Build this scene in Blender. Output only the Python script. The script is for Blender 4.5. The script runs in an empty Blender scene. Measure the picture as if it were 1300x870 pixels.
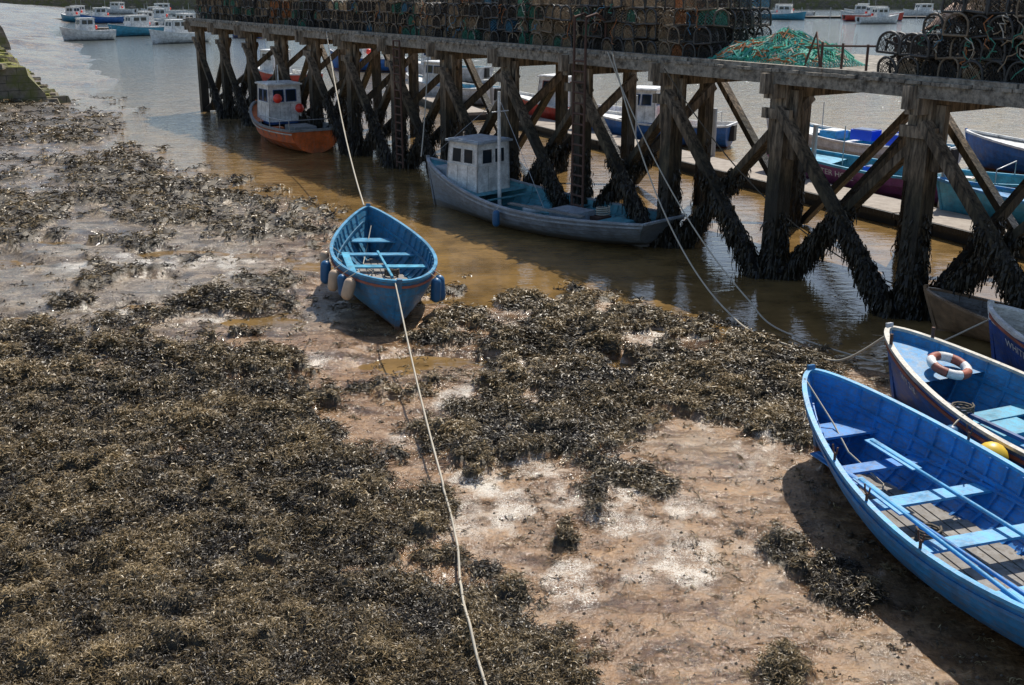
import bpy, math, random
import numpy as np
from mathutils import Vector, Matrix
random.seed(7)
rng = np.random.default_rng(7)
pi = math.pi
scene = bpy.context.scene

# ------------------------------------------------------------------ mesh builder
class MB:
    def __init__(s):
        s.v=[]; s.f=[]; s.m=[]; s.sm=[]; s.mats=[]; s.cur=0
    def mat(s,m):
        if m not in s.mats: s.mats.append(m)
        s.cur=s.mats.index(m); return s
    def add(s,vs,fs,smooth=False):
        o=len(s.v); s.v+=[tuple(v) for v in vs]
        for f in fs:
            s.f.append(tuple(i+o for i in f)); s.m.append(s.cur); s.sm.append(smooth)
    def beam(s,p0,p1,w,h,up=(0,0,1)):
        s.sweep([p0,p1],w,h,up)
    def sweep(s,pts,w,h,up=(0,0,1),closed=False):
        P=[Vector(p) for p in pts]; U=Vector(up); n=len(P); vs=[]
        for i in range(n):
            if closed: t=P[(i+1)%n]-P[i-1]
            else: t=P[min(i+1,n-1)]-P[max(i-1,0)]
            t.normalize(); sd=t.cross(U)
            if sd.length<1e-4: sd=t.cross(Vector((1,0.01,0)))
            sd.normalize(); uu=sd.cross(t).normalized()
            for a,b in((-1,-1),(1,-1),(1,1),(-1,1)): vs.append(P[i]+sd*(a*w/2)+uu*(b*h/2))
        fs=[]
        for i in range(n if closed else n-1):
            j=(i+1)%n
            for k in range(4):
                l=(k+1)%4; fs.append((i*4+k,i*4+l,j*4+l,j*4+k))
        if not closed: fs+= [(3,2,1,0),tuple((n-1)*4+k for k in range(4))]
        s.add(vs,fs)
    def box(s,c,size,rz=0,taper=1.0):
        c=Vector(c); hx,hy,hz=size[0]/2,size[1]/2,size[2]/2; R=Matrix.Rotation(rz,3,'Z'); vs=[]
        for z,k in((-hz,1),(hz,taper)):
            for x,y in((-hx,-hy),(hx,-hy),(hx,hy),(-hx,hy)): vs.append(c+R@Vector((x*k,y*k,z)))
        s.add(vs,[(3,2,1,0),(4,5,6,7),(0,1,5,4),(1,2,6,5),(2,3,7,6),(3,0,4,7)])
    def tube(s,pts,r,n=6,closed=False):
        P=[Vector(p) for p in pts]; N=len(P); vs=[]; fs=[]
        for i in range(N):
            if closed: t=P[(i+1)%N]-P[i-1]
            else: t=P[min(i+1,N-1)]-P[max(i-1,0)]
            if t.length<1e-9: t=Vector((0,0,1))
            t.normalize()
            a=t.cross(Vector((0,0,1)))
            if a.length<.05: a=t.cross(Vector((1,0,0)))
            a.normalize(); b=t.cross(a)
            rr=r[i] if isinstance(r,(list,tuple)) else r
            for k in range(n):
                q=2*pi*k/n; vs.append(P[i]+a*(rr*math.cos(q))+b*(rr*math.sin(q)))
        for i in range(N if closed else N-1):
            j=(i+1)%N
            for k in range(n):
                l=(k+1)%n; fs.append((i*n+k,i*n+l,j*n+l,j*n+k))
        s.add(vs,fs,n>4)
        if not closed and n>3: s.add(vs[:n]+vs[-n:],[tuple(range(n))[::-1],tuple(range(n,2*n))])
    def lathe(s,c,prof,n=14,axis='z',R=None):
        c=Vector(c); vs=[];fs=[]
        for r,z in prof:
            for k in range(n):
                q=2*pi*k/n; v=Vector((r*math.cos(q),r*math.sin(q),z))
                if R is not None: v=R@v
                vs.append(c+v)
        for i in range(len(prof)-1):
            for k in range(n):
                l=(k+1)%n; fs.append((i*n+k,i*n+l,(i+1)*n+l,(i+1)*n+k))
        s.add(vs,fs,True)
    def grid(s,rows,smooth=False):
        m=len(rows[0]); vs=[p for r in rows for p in r]; fs=[]
        for i in range(len(rows)-1):
            for j in range(m-1): fs.append((i*m+j,i*m+j+1,(i+1)*m+j+1,(i+1)*m+j))
        s.add(vs,fs,smooth)
    def mesh(s,name):
        me=bpy.data.meshes.new(name); me.from_pydata(s.v,[],s.f)
        for m in s.mats: me.materials.append(m)
        me.polygons.foreach_set('material_index',s.m)
        me.polygons.foreach_set('use_smooth',s.sm)
        me.update(); return me
    def obj(s,name,parent=None,loc=(0,0,0),rot=(0,0,0)):
        return put(s.mesh(name),name,parent,loc,rot)
def put(me,name,parent=None,loc=(0,0,0),rot=(0,0,0),scale=None):
    o=bpy.data.objects.new(name,me); scene.collection.objects.link(o)
    o.location=loc; o.rotation_euler=rot
    if scale: o.scale=scale
    if parent: o.parent=parent
    return o
def empty(name,loc=(0,0,0),rot=(0,0,0)):
    o=bpy.data.objects.new(name,None); scene.collection.objects.link(o); o.location=loc; o.rotation_euler=rot; o.empty_display_size=.3
    return o
def capsule(r,l):
    p=[]
    for i in range(5): a=pi/2*i/4; p.append((r*math.sin(a)+.001,-l/2+r-r*math.cos(a)))
    for i in range(5): a=pi/2*(1-i/4); p.append((r*math.sin(a)+.001,l/2-r+r*math.cos(a)))
    return p

# ------------------------------------------------------------------ materials
class NT:
    def __init__(s,name):
        s.m=bpy.data.materials.new(name); s.m.use_nodes=True; s.t=s.m.node_tree
        s.b=s.t.nodes['Principled BSDF']
    def n(s,ty,**kw):
        nd=s.t.nodes.new(ty)
        for k,v in kw.items(): setattr(nd,k,v)
        return nd
    def l(s,a,b): s.t.links.new(a,b)
    def coord(s,kind='Object',scale=(1,1,1)):
        c=s.n('ShaderNodeTexCoord'); m=s.n('ShaderNodeMapping'); m.inputs['Scale'].default_value=scale
        s.l(c.outputs[kind],m.inputs[0]); return m.outputs[0]
    def noise(s,vec,scale,detail=5,rough=.6,dist=0):
        n=s.n('ShaderNodeTexNoise'); n.inputs['Scale'].default_value=scale; n.inputs['Detail'].default_value=min(detail,4)
        n.inputs['Roughness'].default_value=rough; n.inputs['Distortion'].default_value=dist
        s.l(vec,n.inputs['Vector']); return n.outputs['Fac']
    def ramp(s,fac,stops):
        r=s.n('ShaderNodeValToRGB'); e=r.color_ramp.elements
        while len(e)<len(stops): e.new(.5)
        for i,(p,c) in enumerate(stops):
            e[i].position=p
            if not isinstance(c,(tuple,list)): c=(c,c,c)
            e[i].color=(c[0],c[1],c[2],1)
        s.l(fac,r.inputs[0]); return r.outputs[0]
    def mix(s,fac,a,b,mode='MIX'):
        m=s.n('ShaderNodeMix',data_type='RGBA',blend_type=mode)
        for k,v in ((0,fac),(6,a),(7,b)):
            if isinstance(v,(int,float)): m.inputs[k].default_value=v
            elif isinstance(v,tuple): m.inputs[k].default_value=(v[0],v[1],v[2],1)
            else: s.l(v,m.inputs[k])
        return m.outputs[2]
    def math(s,op,a,b=0,c=None):
        m=s.n('ShaderNodeMath',operation=op)
        for k,v in enumerate((a,b) if c is None else (a,b,c)):
            if isinstance(v,(int,float)): m.inputs[k].default_value=v
            else: s.l(v,m.inputs[k])
        return m.outputs[0]
    def mr(s,x,a,b,c=0.,d_=1.):
        f=s.n('ShaderNodeMapRange'); 
        for k,v in zip((1,2,3,4),(a,b,c,d_)): f.inputs[k].default_value=v
        s.l(x,f.inputs[0]); return f.outputs[0]
    def bump(s,h,strength,dist=.02,prev=None):
        b=s.n('ShaderNodeBump'); b.inputs['Distance'].default_value=dist
        if isinstance(strength,(int,float)): b.inputs['Strength'].default_value=strength
        else: s.l(strength,b.inputs['Strength'])
        s.l(h,b.inputs['Height'])
        if prev is not None: s.l(prev,b.inputs['Normal'])
        return b.outputs[0]
    def out(s,col=None,rough=None,nrm=None):
        if col is not None:
            if isinstance(col,tuple): s.b.inputs['Base Color'].default_value=(*col,1)
            else: s.l(col,s.b.inputs['Base Color'])
        if rough is not None:
            if isinstance(rough,(int,float)): s.b.inputs['Roughness'].default_value=rough
            else: s.l(rough,s.b.inputs['Roughness'])
        if nrm is not None: s.l(nrm,s.b.inputs['Normal'])
        return s.m

def paint(name,col,rough=.45,wear=.35,scale=3,dirt=(.16,.125,.085)):
    t=NT(name); v=t.coord(); v2=t.coord(scale=(1,1,3))
    n1=t.noise(v,scale,8,.7); n2=t.noise(v2,14,6,.7)
    c=t.mix(t.ramp(n1,[(.35,0),(.7,1)]),tuple(x*.62 for x in col),tuple(min(1,x*1.25) for x in col))
    w=t.math('MULTIPLY',t.ramp(n2,[(.48,0),(.64,1)]),wear)
    c=t.mix(w,c,dirt)
    return t.out(c,t.ramp(n1,[(.3,rough-.1),(.7,min(1,rough+.2))]),t.bump(n2,.35,.012))
def hullpaint(name,col,low,zs,rough=.4,wear=.3,top=None,zt=9):
    t=NT(name); c0=t.n('ShaderNodeTexCoord'); sp=t.n('ShaderNodeSeparateXYZ'); t.l(c0.outputs['Object'],sp.inputs[0])
    v=t.coord(); n1=t.noise(v,2.5,8,.7); n2=t.noise(t.coord(scale=(.6,.6,4)),7,8,.75); n4=t.noise(t.coord(scale=(6,6,.8)),2.2,5,.6)
    z=t.math('ADD',sp.outputs[2],t.math('MULTIPLY',n2,.05))
    base=t.mix(t.ramp(n1,[(.35,0),(.7,1)]),tuple(x*.62 for x in col),tuple(min(1,x*1.25) for x in col))
    base=t.mix(t.math('MULTIPLY',t.ramp(n4,[(.50,0),(.70,1)]),.45),base,tuple(.5*x+.13 for x in col))
    if top: base=t.mix(t.math('GREATER_THAN',sp.outputs[2],zt),base,top)
    c=t.mix(t.mr(z,zs,zs+.04),low,base)
    w=t.math('MULTIPLY',t.ramp(n2,[(.49,0),(.62,1)]),wear); c=t.mix(w,c,(.14,.115,.085))
    g=t.mr(t.math('ADD',sp.outputs[2],t.math('MULTIPLY',t.math('SUBTRACT',n1,.5),.8)),.02,.42,.75,0)
    c=t.mix(g,c,(.15,.105,.065))
    return t.out(c,t.ramp(n1,[(.3,rough-.1),(.7,rough+.2)]),t.bump(n2,.4,.014))
def plain(name,col,rough=.6,metal=0,var=.25,scale=8):
    t=NT(name); n=t.noise(t.coord(),scale,5,.6)
    c=t.mix(n,tuple(x*(1-var) for x in col),tuple(min(1,x*(1+var)) for x in col))
    t.b.inputs['Metallic'].default_value=metal
    return t.out(c,rough)

M={}
M['blueout']=hullpaint('blue_hull_paint',(.03,.22,.43),(.26,.11,.07),.16,wear=.55)
M['blueoutA']=hullpaint('bright_blue_hull_paint',(.025,.21,.48),(.36,.12,.07),.20,wear=.5)
M['blueoutB']=hullpaint('royal_blue_hull_paint',(.02,.12,.40),(.3,.09,.06),.10,wear=.4,top=(.55,.58,.62),zt=1.0)
M['blueoutC']=hullpaint('navy_blue_hull_paint',(.02,.08,.32),(.05,.05,.12),.1,wear=.3,top=(.75,.75,.73),zt=1.02)
M['bluein']=paint('turquoise_blue_interior',(.022,.19,.35),.5,.55)
M['blueinA']=paint('bright_blue_interior',(.015,.22,.60),.42,.5)
M['blueinB']=paint('sky_blue_interior',(.035,.26,.54),.5,.5)
M['cyan']=paint('cyan_thwart_paint',(.05,.37,.56),.45,.35)
M['gunblue']=paint('blue_gunwale_paint',(.045,.29,.50),.45,.4)
M['ltblue']=paint('light_blue_paint',(.06,.38,.70),.4,.35)
M['floor']=paint('weathered_bottom_boards',(.31,.29,.265),.8,.7)
M['red']=paint('red_trim_paint',(.40,.11,.07),.5,.4)
M['white']=paint('white_paint',(.80,.80,.78),.4,.35,dirt=(.38,.32,.24))
M['cream']=paint('cream_gunwale_paint',(.62,.59,.52),.5,.5)
M['grey']=hullpaint('grey_hull_paint',(.22,.26,.31),(.13,.135,.14),.38,wear=.6)
M['greyrail']=paint('grey_rail_paint',(.36,.42,.48),.5,.5)
M['turq']=paint('turquoise_deck_paint',(.10,.36,.44),.55,.5)
M['orange']=hullpaint('orange_hull_paint',(.76,.15,.03),(.10,.04,.02),.12,wear=.3)
M['orangetrim']=paint('orange_trim_paint',(.65,.16,.04),.5,.2)
M['deckgrey']=paint('grey_deck_paint',(.28,.28,.27),.7,.5)
M['navy']=paint('navy_trim_paint',(.02,.08,.24),.4,.2)
M['glass']=plain('dark_window_glass',(.02,.03,.04),.06,0,.1)
M['steel']=plain('galvanised_steel',(.38,.39,.40),.45,.6)
M['rust']=plain('rusty_iron',(.11,.06,.045),.8,.2,.5)
M['rope']=plain('pale_rope',(.50,.45,.36),.9)
M['ropedk']=plain('wet_dark_rope',(.11,.09,.065),.8)
M['buoyred']=plain('red_buoy_plastic',(.75,.05,.03),.35,0,.1)
M['buoyyel']=plain('yellow_buoy_plastic',(.85,.56,.05),.4,0,.15)
M['buoypeach']=plain('faded_orange_fender',(.62,.44,.29),.5,0,.3)
M['fenderblue']=plain('blue_fender_vinyl',(.025,.12,.26),.4,0,.35)
M['purple']=hullpaint('purple_hull_paint',(.28,.07,.22),(.16,.05,.10),.15,wear=.25)
M['redhull']=hullpaint('red_hull_paint',(.62,.06,.035),(.05,.06,.2),.35,wear=.2)
M['bluehull2']=hullpaint('blue_white_hull_paint',(.03,.16,.48),(.35,.05,.04),.2,wear=.2)
M['whitehull']=hullpaint('white_hull_paint',(.80,.81,.82),(.04,.08,.22),.18,wear=.15)
M['cyanhull']=hullpaint('cyan_hull_paint',(.06,.34,.50),(.04,.08,.15),.15,wear=.25)
M['boxblue']=plain('blue_fish_box_plastic',(.012,.09,.75),.35,0,.15)
M['black']=plain('black_rubber',(.035,.033,.03),.6)
M['wood']=paint('varnished_wood',(.30,.18,.10),.4,.3)

def timber():
    t=NT('tidal_timber'); g=t.n('ShaderNodeNewGeometry'); sp=t.n('ShaderNodeSeparateXYZ'); t.l(g.outputs['Position'],sp.inputs[0])
    v=t.coord(scale=(1,1,.16)); n1=t.noise(v,9,8,.7); n2=t.noise(t.coord(),1.3,5,.6); n3=t.noise(t.coord(),25,4,.6)
    z=t.math('ADD',sp.outputs[2],t.math('MULTIPLY',t.math('SUBTRACT',n2,.5),2.8))
    zn=t.math('DIVIDE',z,5.0)
    c=t.ramp(zn,[(.0,(.012,.010,.007)),(.38,(.020,.017,.011)),(.50,(.065,.053,.030)),(.66,(.17,.122,.078)),(.92,(.31,.25,.185))])
    k=t.ramp(n1,[(.34,.10),(.5,.75),(.66,1.6)])
    c=t.mix(1.0,c,k,'MULTIPLY')
    return t.out(c,t.ramp(zn,[(.3,.5),(.55,.85)]),t.bump(n1,1.0,.05,t.bump(n3,.5,.012)))
M['timber']=timber()
def deckwood():
    t=NT('grey_deck_timber'); n1=t.noise(t.coord(scale=(1,1,1)),6,8,.75); n2=t.noise(t.coord(),1.0,3)
    c=t.mix(n2,(.24,.21,.17),(.40,.355,.29)); c=t.mix(1.0,c,t.ramp(n1,[(.34,.28),(.68,1.4)]),'MULTIPLY')
    return t.out(c,.85,t.bump(n1,.8,.02))
M['deck']=deckwood()
def stone():
    t=NT('weathered_stone'); v=t.coord('Object'); b=t.n('ShaderNodeTexBrick'); m=t.n('ShaderNodeMapping'); m.inputs['Rotation'].default_value=(pi/2,0,0)
    c=t.n('ShaderNodeTexCoord'); t.l(c.outputs['Object'],m.inputs[0]); t.l(m.outputs[0],b.inputs['Vector'])
    b.inputs['Color1'].default_value=(.28,.23,.17,1); b.inputs['Color2'].default_value=(.17,.145,.11,1); b.inputs['Mortar'].default_value=(.06,.055,.045,1)
    b.inputs['Scale'].default_value=1.0; b.inputs['Brick Width'].default_value=1.1; b.inputs['Row Height'].default_value=.45
    n=t.noise(v,3,8,.7); col=t.mix(.8,b.outputs[0],t.ramp(n,[(.3,.4),(.7,1.4)]),'MULTIPLY')
    gr=t.noise(v,.9,6,.7); col=t.mix(t.ramp(gr,[(.45,0),(.6,.7)]),col,(.14,.15,.03))
    return t.out(col,.9,t.bump(n,.8,.05))
M['stone']=stone()
def algae():
    t=NT('green_algae_stone'); n=t.noise(t.coord(),.8,8,.7); n2=t.noise(t.coord(),3.5,8,.75)
    c=t.ramp(n,[(.40,(.17,.14,.09)),(.50,(.22,.21,.05)),(.66,(.36,.38,.04))]); c=t.mix(1,c,t.ramp(n2,[(.34,.25),(.66,1.45)]),'MULTIPLY')
    return t.out(c,.9,t.bump(n2,1.0,.3))
M['algae']=algae()
def concrete():
    t=NT('pontoon_concrete'); n=t.noise(t.coord(),4,8,.7)
    return t.out(t.ramp(n,[(.3,(.25,.205,.165)),(.7,(.40,.35,.29))]),.85,t.bump(n,.5,.02))
M['conc']=concrete()

# ------------------------------------------------------------------ numpy noise
def vnoise(x,y,seed=0):
    xi=np.floor(x).astype(np.int64); yi=np.floor(y).astype(np.int64); fx=x-xi; fy=y-yi
    fx=fx*fx*(3-2*fx); fy=fy*fy*(3-2*fy)
    def h(a,b):
        n=(a*374761393+b*668265263+seed*982451653)&0xffffffff
        n=((n^(n>>13))*1274126177)&0xffffffff; n=n^(n>>16)
        return (n&0xffff)/65535.0
    return (h(xi,yi)*(1-fx)+h(xi+1,yi)*fx)*(1-fy)+(h(xi,yi+1)*(1-fx)+h(xi+1,yi+1)*fx)*fy
def fbm(x,y,o=4,seed=0):
    s=0;a=.5;tot=0
    for i in range(o):
        s=s+a*vnoise(x,y,seed+i*17); tot+=a; a*=.5; x,y=x*1.7+y*1.1+3.1,y*1.7-x*1.1+1.7
    return s/tot*2-1
def sdpoly(x,y,poly):
    d=np.full(x.shape,1e18); ins=np.zeros(x.shape,bool); n=len(poly)
    for i in range(n):
        ax,ay=poly[i]; bx,by=poly[(i+1)%n]; ex,ey=bx-ax,by-ay
        wx,wy=x-ax,y-ay; k=np.clip((wx*ex+wy*ey)/(ex*ex+ey*ey+1e-12),0,1)
        d=np.minimum(d,(wx-ex*k)**2+(wy-ey*k)**2)
        c=((ay>y)!=(by>y))
        if abs(by-ay)>1e-9: ins^= c & (x< (bx-ax)*(y-ay)/(by-ay)+ax)
    d=np.sqrt(d); return np.where(ins,d,-d)

SHORE=[(-72,178),(-29.4,81),(-17,49.3),(-9.9,39.4),(-5.2,32.7),(-1.9,28.7),(.94,25.5),(4.3,22.9),(6.3,20.8),(7.5,19.8),(9.3,19),(14,17.5),(40,6),(40,-40),(-900,-40),(-900,500),(-125,335)]
WEED=[
 [(-10.8,22.1),(-8.7,22.3),(-5.2,21.8),(-3.4,17.8),(-2.14,15.2),(-1.84,13.65),(-1.0,14.1),(-.5,12.8),(.46,11.3),(.8,9.9),(1,4),(-22,4),(-22,21)],
 [(-.82,21.8),(1.66,24.6),(4.3,22.6),(5.9,19.4),(4.6,15.4),(3.3,17.07),(1.84,15.8),(.59,15.2),(-.58,14.65),(-1.4,16.4),(-.7,18.56)],
 [(-18.9,44.8),(-16.5,48),(-8.9,37.5),(-5.06,31.6),(-7.1,30.6),(-11.2,32.7)],
 [(-18.8,40.2),(-14.5,35.7),(-13.6,31.6),(-14.5,30.6),(-22,31),(-30,38)],
 [(-34,72),(-21.6,61.4),(-18.6,51),(-23.9,50),(-40,58)],
 [(-.1,13.4),(1.07,13.4),(.9,12.4),(.1,12.7)],
 [(3.1,13.5),(4.0,12.8),(4.3,11.2),(3.7,11.1),(3.1,12.8)],
 [(-6.0,24.2),(-4.6,24.4),(-4.7,23.6),(-6,23.6)],
 [(1.0,26.6),(2.6,26.4),(3.2,24.9),(1.6,25.2)],
]
def weedmask(x,y):
    m=np.full(x.shape,-9.0)
    for i,p in enumerate(WEED): m=np.maximum(m,sdpoly(x,y,p))
    n=fbm(x*.75,y*.75,5,5)*1.6+fbm(x*3.0,y*3.0,3,9)*1.2
    sc=np.clip(y/18,.6,2.5)
    solid=np.clip((-x-1.5)/4,0,.24)*np.clip((18-y)/4,0,1)-.14*np.clip((x+1.5)/1.5,0,1)
    d=np.minimum(m,.50)/sc+n*.74-.08+solid
    base=np.clip(d/.22+.35,0,1)
    extra=np.clip((fbm(x*.7+9,y*.7,4,31)-.26)*7,0,1)*.8
    return np.maximum(base,extra*(np.abs(m)<6))
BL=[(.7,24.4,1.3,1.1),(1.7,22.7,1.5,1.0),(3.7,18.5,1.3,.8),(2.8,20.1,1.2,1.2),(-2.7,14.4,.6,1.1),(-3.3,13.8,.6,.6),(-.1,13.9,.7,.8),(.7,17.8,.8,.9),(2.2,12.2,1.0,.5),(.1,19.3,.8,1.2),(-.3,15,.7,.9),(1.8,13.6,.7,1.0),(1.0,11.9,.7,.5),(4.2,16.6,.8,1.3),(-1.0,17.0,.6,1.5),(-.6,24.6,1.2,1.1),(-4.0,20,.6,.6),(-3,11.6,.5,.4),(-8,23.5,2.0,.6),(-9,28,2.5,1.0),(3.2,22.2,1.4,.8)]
def glaremask(x,y):  # patches where sun and sky glare on wet mud is painted in
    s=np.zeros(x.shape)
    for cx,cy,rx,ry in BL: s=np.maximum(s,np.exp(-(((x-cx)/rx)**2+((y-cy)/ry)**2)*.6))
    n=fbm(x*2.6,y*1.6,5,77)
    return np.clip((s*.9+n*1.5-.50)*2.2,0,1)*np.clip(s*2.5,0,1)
def height(x,y):
    sd=sdpoly(x,y,SHORE); sd=sd+fbm(x*.25,y*.25,4,3)*1.8*np.clip(y/30,.4,3)
    w=weedmask(x,y)
    h=np.where(sd>0,.15*(1-np.exp(-np.maximum(sd,0)/3.0)),np.maximum(sd*.1,-1.6))
    h=h+fbm(x*.5,y*.5,4,1)*.06+fbm(x*2.2,y*2.2,4,2)*.030+fbm(x*8,y*8,3,8)*.010
    pud=np.clip((fbm(x*.42+y*.1,y*.75,4,91)-.06)*2.6,0,1)*(1-w)*np.clip((y-16.5)/4,0,1)*np.clip((70-y)/20,0,1)
    h=h-.17*pud*(sd>0)
    tuft=np.clip(fbm(x*2.6,y*2.6,3,12)+.2,0,1)
    h=h+w*(.03+.25*tuft+.08*fbm(x*6.5,y*6.5,3,14))*np.where(sd>-1,1,0)
    far=np.clip((-x-26)/30,0,1)*np.clip(sd/20,0,1)
    return h+far*2.0, w, sd

# ------------------------------------------------------------------ ground sheet
def axis(lo,hi,dlo,dhi,step,grow):
    a=list(np.arange(dlo,dhi+1e-6,step)); s=step; x=a[0]
    L=[]
    while x>lo: s*=grow; x-=s; L.append(x)
    s=step; x=a[-1]; R=[]
    while x<hi: s*=grow; x+=s; R.append(x)
    return np.array(L[::-1]+a+R)
gx=axis(-1500,1500,-9.5,7.5,.05,1.022)
gy=axis(-60,2500,9.0,22.0,.055,1.016)
GX,GY=np.meshgrid(gx,gy); H,W,SD=height(GX.ravel(),GY.ravel()); S=glaremask(GX.ravel(),GY.ravel())
nx,ny=len(gx),len(gy)
co=np.stack([GX.ravel(),GY.ravel(),H],1).astype(np.float32)
idx=np.arange(nx*ny).reshape(ny,nx)
q=np.stack([idx[:-1,:-1],idx[:-1,1:],idx[1:,1:],idx[1:,:-1]],-1).reshape(-1,4)
def fastmesh(name,co,q,mat,cols=None,cname='mask',smooth=True):
    me=bpy.data.meshes.new(name); me.vertices.add(len(co)); me.vertices.foreach_set('co',np.ascontiguousarray(co,dtype=np.float32).ravel())
    me.loops.add(len(q)*4); me.loops.foreach_set('vertex_index',q.astype(np.int32).ravel())
    me.polygons.add(len(q)); me.polygons.foreach_set('loop_start',np.arange(0,len(q)*4,4,dtype=np.int32))
    try: me.polygons.foreach_set('loop_total',np.full(len(q),4,dtype=np.int32))
    except Exception: pass
    me.update(calc_edges=True)
    me.polygons.foreach_set('use_smooth',np.full(len(q),smooth))
    if cols is not None:
        a=me.color_attributes.new(cname,'FLOAT_COLOR','POINT'); a.data.foreach_set('color',cols.astype(np.float32).ravel())
    me.materials.append(mat); me.validate(); return me
def mudmat():
    t=NT('wet_mud'); a=t.n('ShaderNodeAttribute',attribute_name='mask'); sp=t.n('ShaderNodeSeparateColor'); t.l(a.outputs['Color'],sp.inputs[0])
    v=t.coord('Object'); n0=t.noise(v,.35,4,.6); n1=t.noise(v,2.2,4,.7); n2=t.noise(v,14,4,.75); n3=t.noise(v,55,3,.7); n5=t.noise(t.coord('Object',(1,2,1)),1.1,4,.65,.6)
    warm=t.mix(t.ramp(n1,[(.35,0),(.65,1)]),(.17,.088,.036),(.32,.185,.085))
    grey=t.mix(t.ramp(n1,[(.35,0),(.65,1)]),(.18,.135,.088),(.33,.262,.185))
    c=t.mix(t.ramp(t.math('ADD',n0,t.math('MULTIPLY',sp.outputs[2],.45)),[(.52,0),(.82,1)]),warm,grey)
    c=t.mix(1,c,t.ramp(n2,[(.32,.38),(.5,1),(.7,1.25)]),'MULTIPLY')
    c=t.mix(1,c,t.ramp(n5,[(.35,.42),(.6,1.08)]),'MULTIPLY')
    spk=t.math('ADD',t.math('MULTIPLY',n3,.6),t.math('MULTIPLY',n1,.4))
    glare=t.math('MULTIPLY',sp.outputs[1],t.ramp(spk,[(.46,0),(.56,1)]))
    c=t.mix(glare,c,(.68,.62,.53))  # painted glare: pale speckle mixed into the mud colour
    weed=t.mix(t.ramp(n2,[(.4,0),(.65,1)]),(.022,.016,.008),(.11,.08,.038))
    wf=t.ramp(t.math('ADD',sp.outputs[0],t.math('MULTIPLY',t.math('SUBTRACT',n2,.5),.9)),[(.35,0),(.6,1)])
    c=t.mix(wf,c,weed)
    r=t.mix(wf,t.ramp(n5,[(.40,.07),(.5,.18),(.66,.45)]),(.5,.5,.5))
    bh=t.bump(n3,.5,.010,t.bump(n2,.75,.03,t.bump(n1,.5,.10)))
    return t.out(c,r,bh)
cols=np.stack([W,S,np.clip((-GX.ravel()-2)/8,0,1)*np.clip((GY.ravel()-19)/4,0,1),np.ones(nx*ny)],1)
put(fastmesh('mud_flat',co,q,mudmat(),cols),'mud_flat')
def gz(x,y):
    h,_,_=height(np.array([float(x)]),np.array([float(y)])); return float(h[0])

# ------------------------------------------------------------------ water
def watermat():
    t=NT('harbour_water'); v=t.coord('Object'); g=t.n('ShaderNodeSeparateXYZ'); c0=t.n('ShaderNodeTexCoord'); t.l(c0.outputs['Object'],g.inputs[0])
    n0=t.noise(v,.12,4,.6); n9=t.noise(v,.7,7,.7)
    br=t.mix(n0,(.18,.105,.036),(.29,.185,.072)); br=t.mix(1,br,t.ramp(n9,[(.35,.6),(.65,1.25)]),'MULTIPLY')
    c=t.mix(t.mr(g.outputs[1],48,120),br,(.115,.13,.12))
    w1=t.noise(t.coord('Object',(1,2.2,1)),1.1,3,.6,.4); w2=t.noise(t.coord('Object',(1,1.8,1)),5,3,.6,.3)
    st=t.mr(g.outputs[1],26,95,.12,1.0)
    nb=t.bump(w2,st,.035,t.bump(w1,st,.15))
    t.b.inputs['IOR'].default_value=1.40
    return t.out(c,.04,nb)
mb=MB().mat(watermat()); mb.add([(-1490,-50,0),(1490,-50,0),(1490,2400,0),(-1490,2400,0)],[(0,1,2,3)]); mb.obj('water')

# ------------------------------------------------------------------ seaweed fronds
def weedstrandmat():
    t=NT('bladder_wrack'); a=t.n('ShaderNodeAttribute',attribute_name='tint'); t.b.inputs['Specular IOR Level'].default_value=.42
    return t.out(a.outputs['Color'],.42)
WM=weedstrandmat()
def fronds(base,ang,pitch,length,width,shade):
    n=len(base); K=4; s=np.linspace(0,1,K)
    curl=rng.normal(0,1.2,n); co=np.zeros((n,K,2,3)); roll=rng.normal(0,.7,n)
    for k in range(K):
        a=ang+curl*s[k]
        px=base[:,0]+np.cos(a)*length*s[k]; py=base[:,1]+np.sin(a)*length*s[k]
        pz=base[:,2]+length*pitch*np.sin(s[k]*2.6)
        wd=width*(1-.6*s[k]**2)*.5*(1.0 if k else .6)
        ox=-np.sin(a)*np.cos(roll)*wd; oy=np.cos(a)*np.cos(roll)*wd; oz=np.sin(roll)*wd
        co[:,k,0]=np.stack([px+ox,py+oy,pz+oz],1); co[:,k,1]=np.stack([px-ox,py-oy,pz-oz],1)
    co=co.reshape(-1,3); b=(np.arange(n)*K*2)[:,None]
    qs=[np.stack([b[:,0]+2*k,b[:,0]+2*k+1,b[:,0]+2*k+3,b[:,0]+2*k+2],1) for k in range(K-1)]
    return co,np.concatenate(qs),np.repeat(shade,K*2,0)
NT_=110000
u=rng.random(NT_); Y=8.8*(75/8.8)**u
Y=np.where(rng.random(NT_)<.62,8.8+rng.random(NT_)**1.25*16,Y)
X=(rng.random(NT_)-.5)*(Y*1.0+3)
h,w,sd=height(X,Y)
ok=(rng.random(NT_)<np.clip(w*1.1,0,1)*np.where(w>.3,1,.25)+.022)&(sd>-2.5)&(h>-.07)
X,Y,h,w=X[ok],Y[ok],h[ok],w[ok]
F=8
ta=fbm(X*.8,Y*.8,3,40)*6+rng.normal(0,.8,len(X))
sp_=np.repeat(np.clip(Y/15,.8,3),F)
bx=np.repeat(X,F)+rng.normal(0,.038,len(X)*F)*sp_
by=np.repeat(Y,F)+rng.normal(0,.038,len(X)*F)*sp_
bz=np.repeat(h,F)+rng.random(len(bx))*.06*np.repeat(np.clip(w,.1,1),F)+.004
ang=np.repeat(ta,F)+rng.normal(0,.8,len(bx)); sc=np.repeat(np.clip(Y/14,.75,3.5),F)
ln=rng.uniform(.04,.125,len(bx))*sc**.9; wd=rng.uniform(.009,.022,len(bx))*sc
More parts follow.
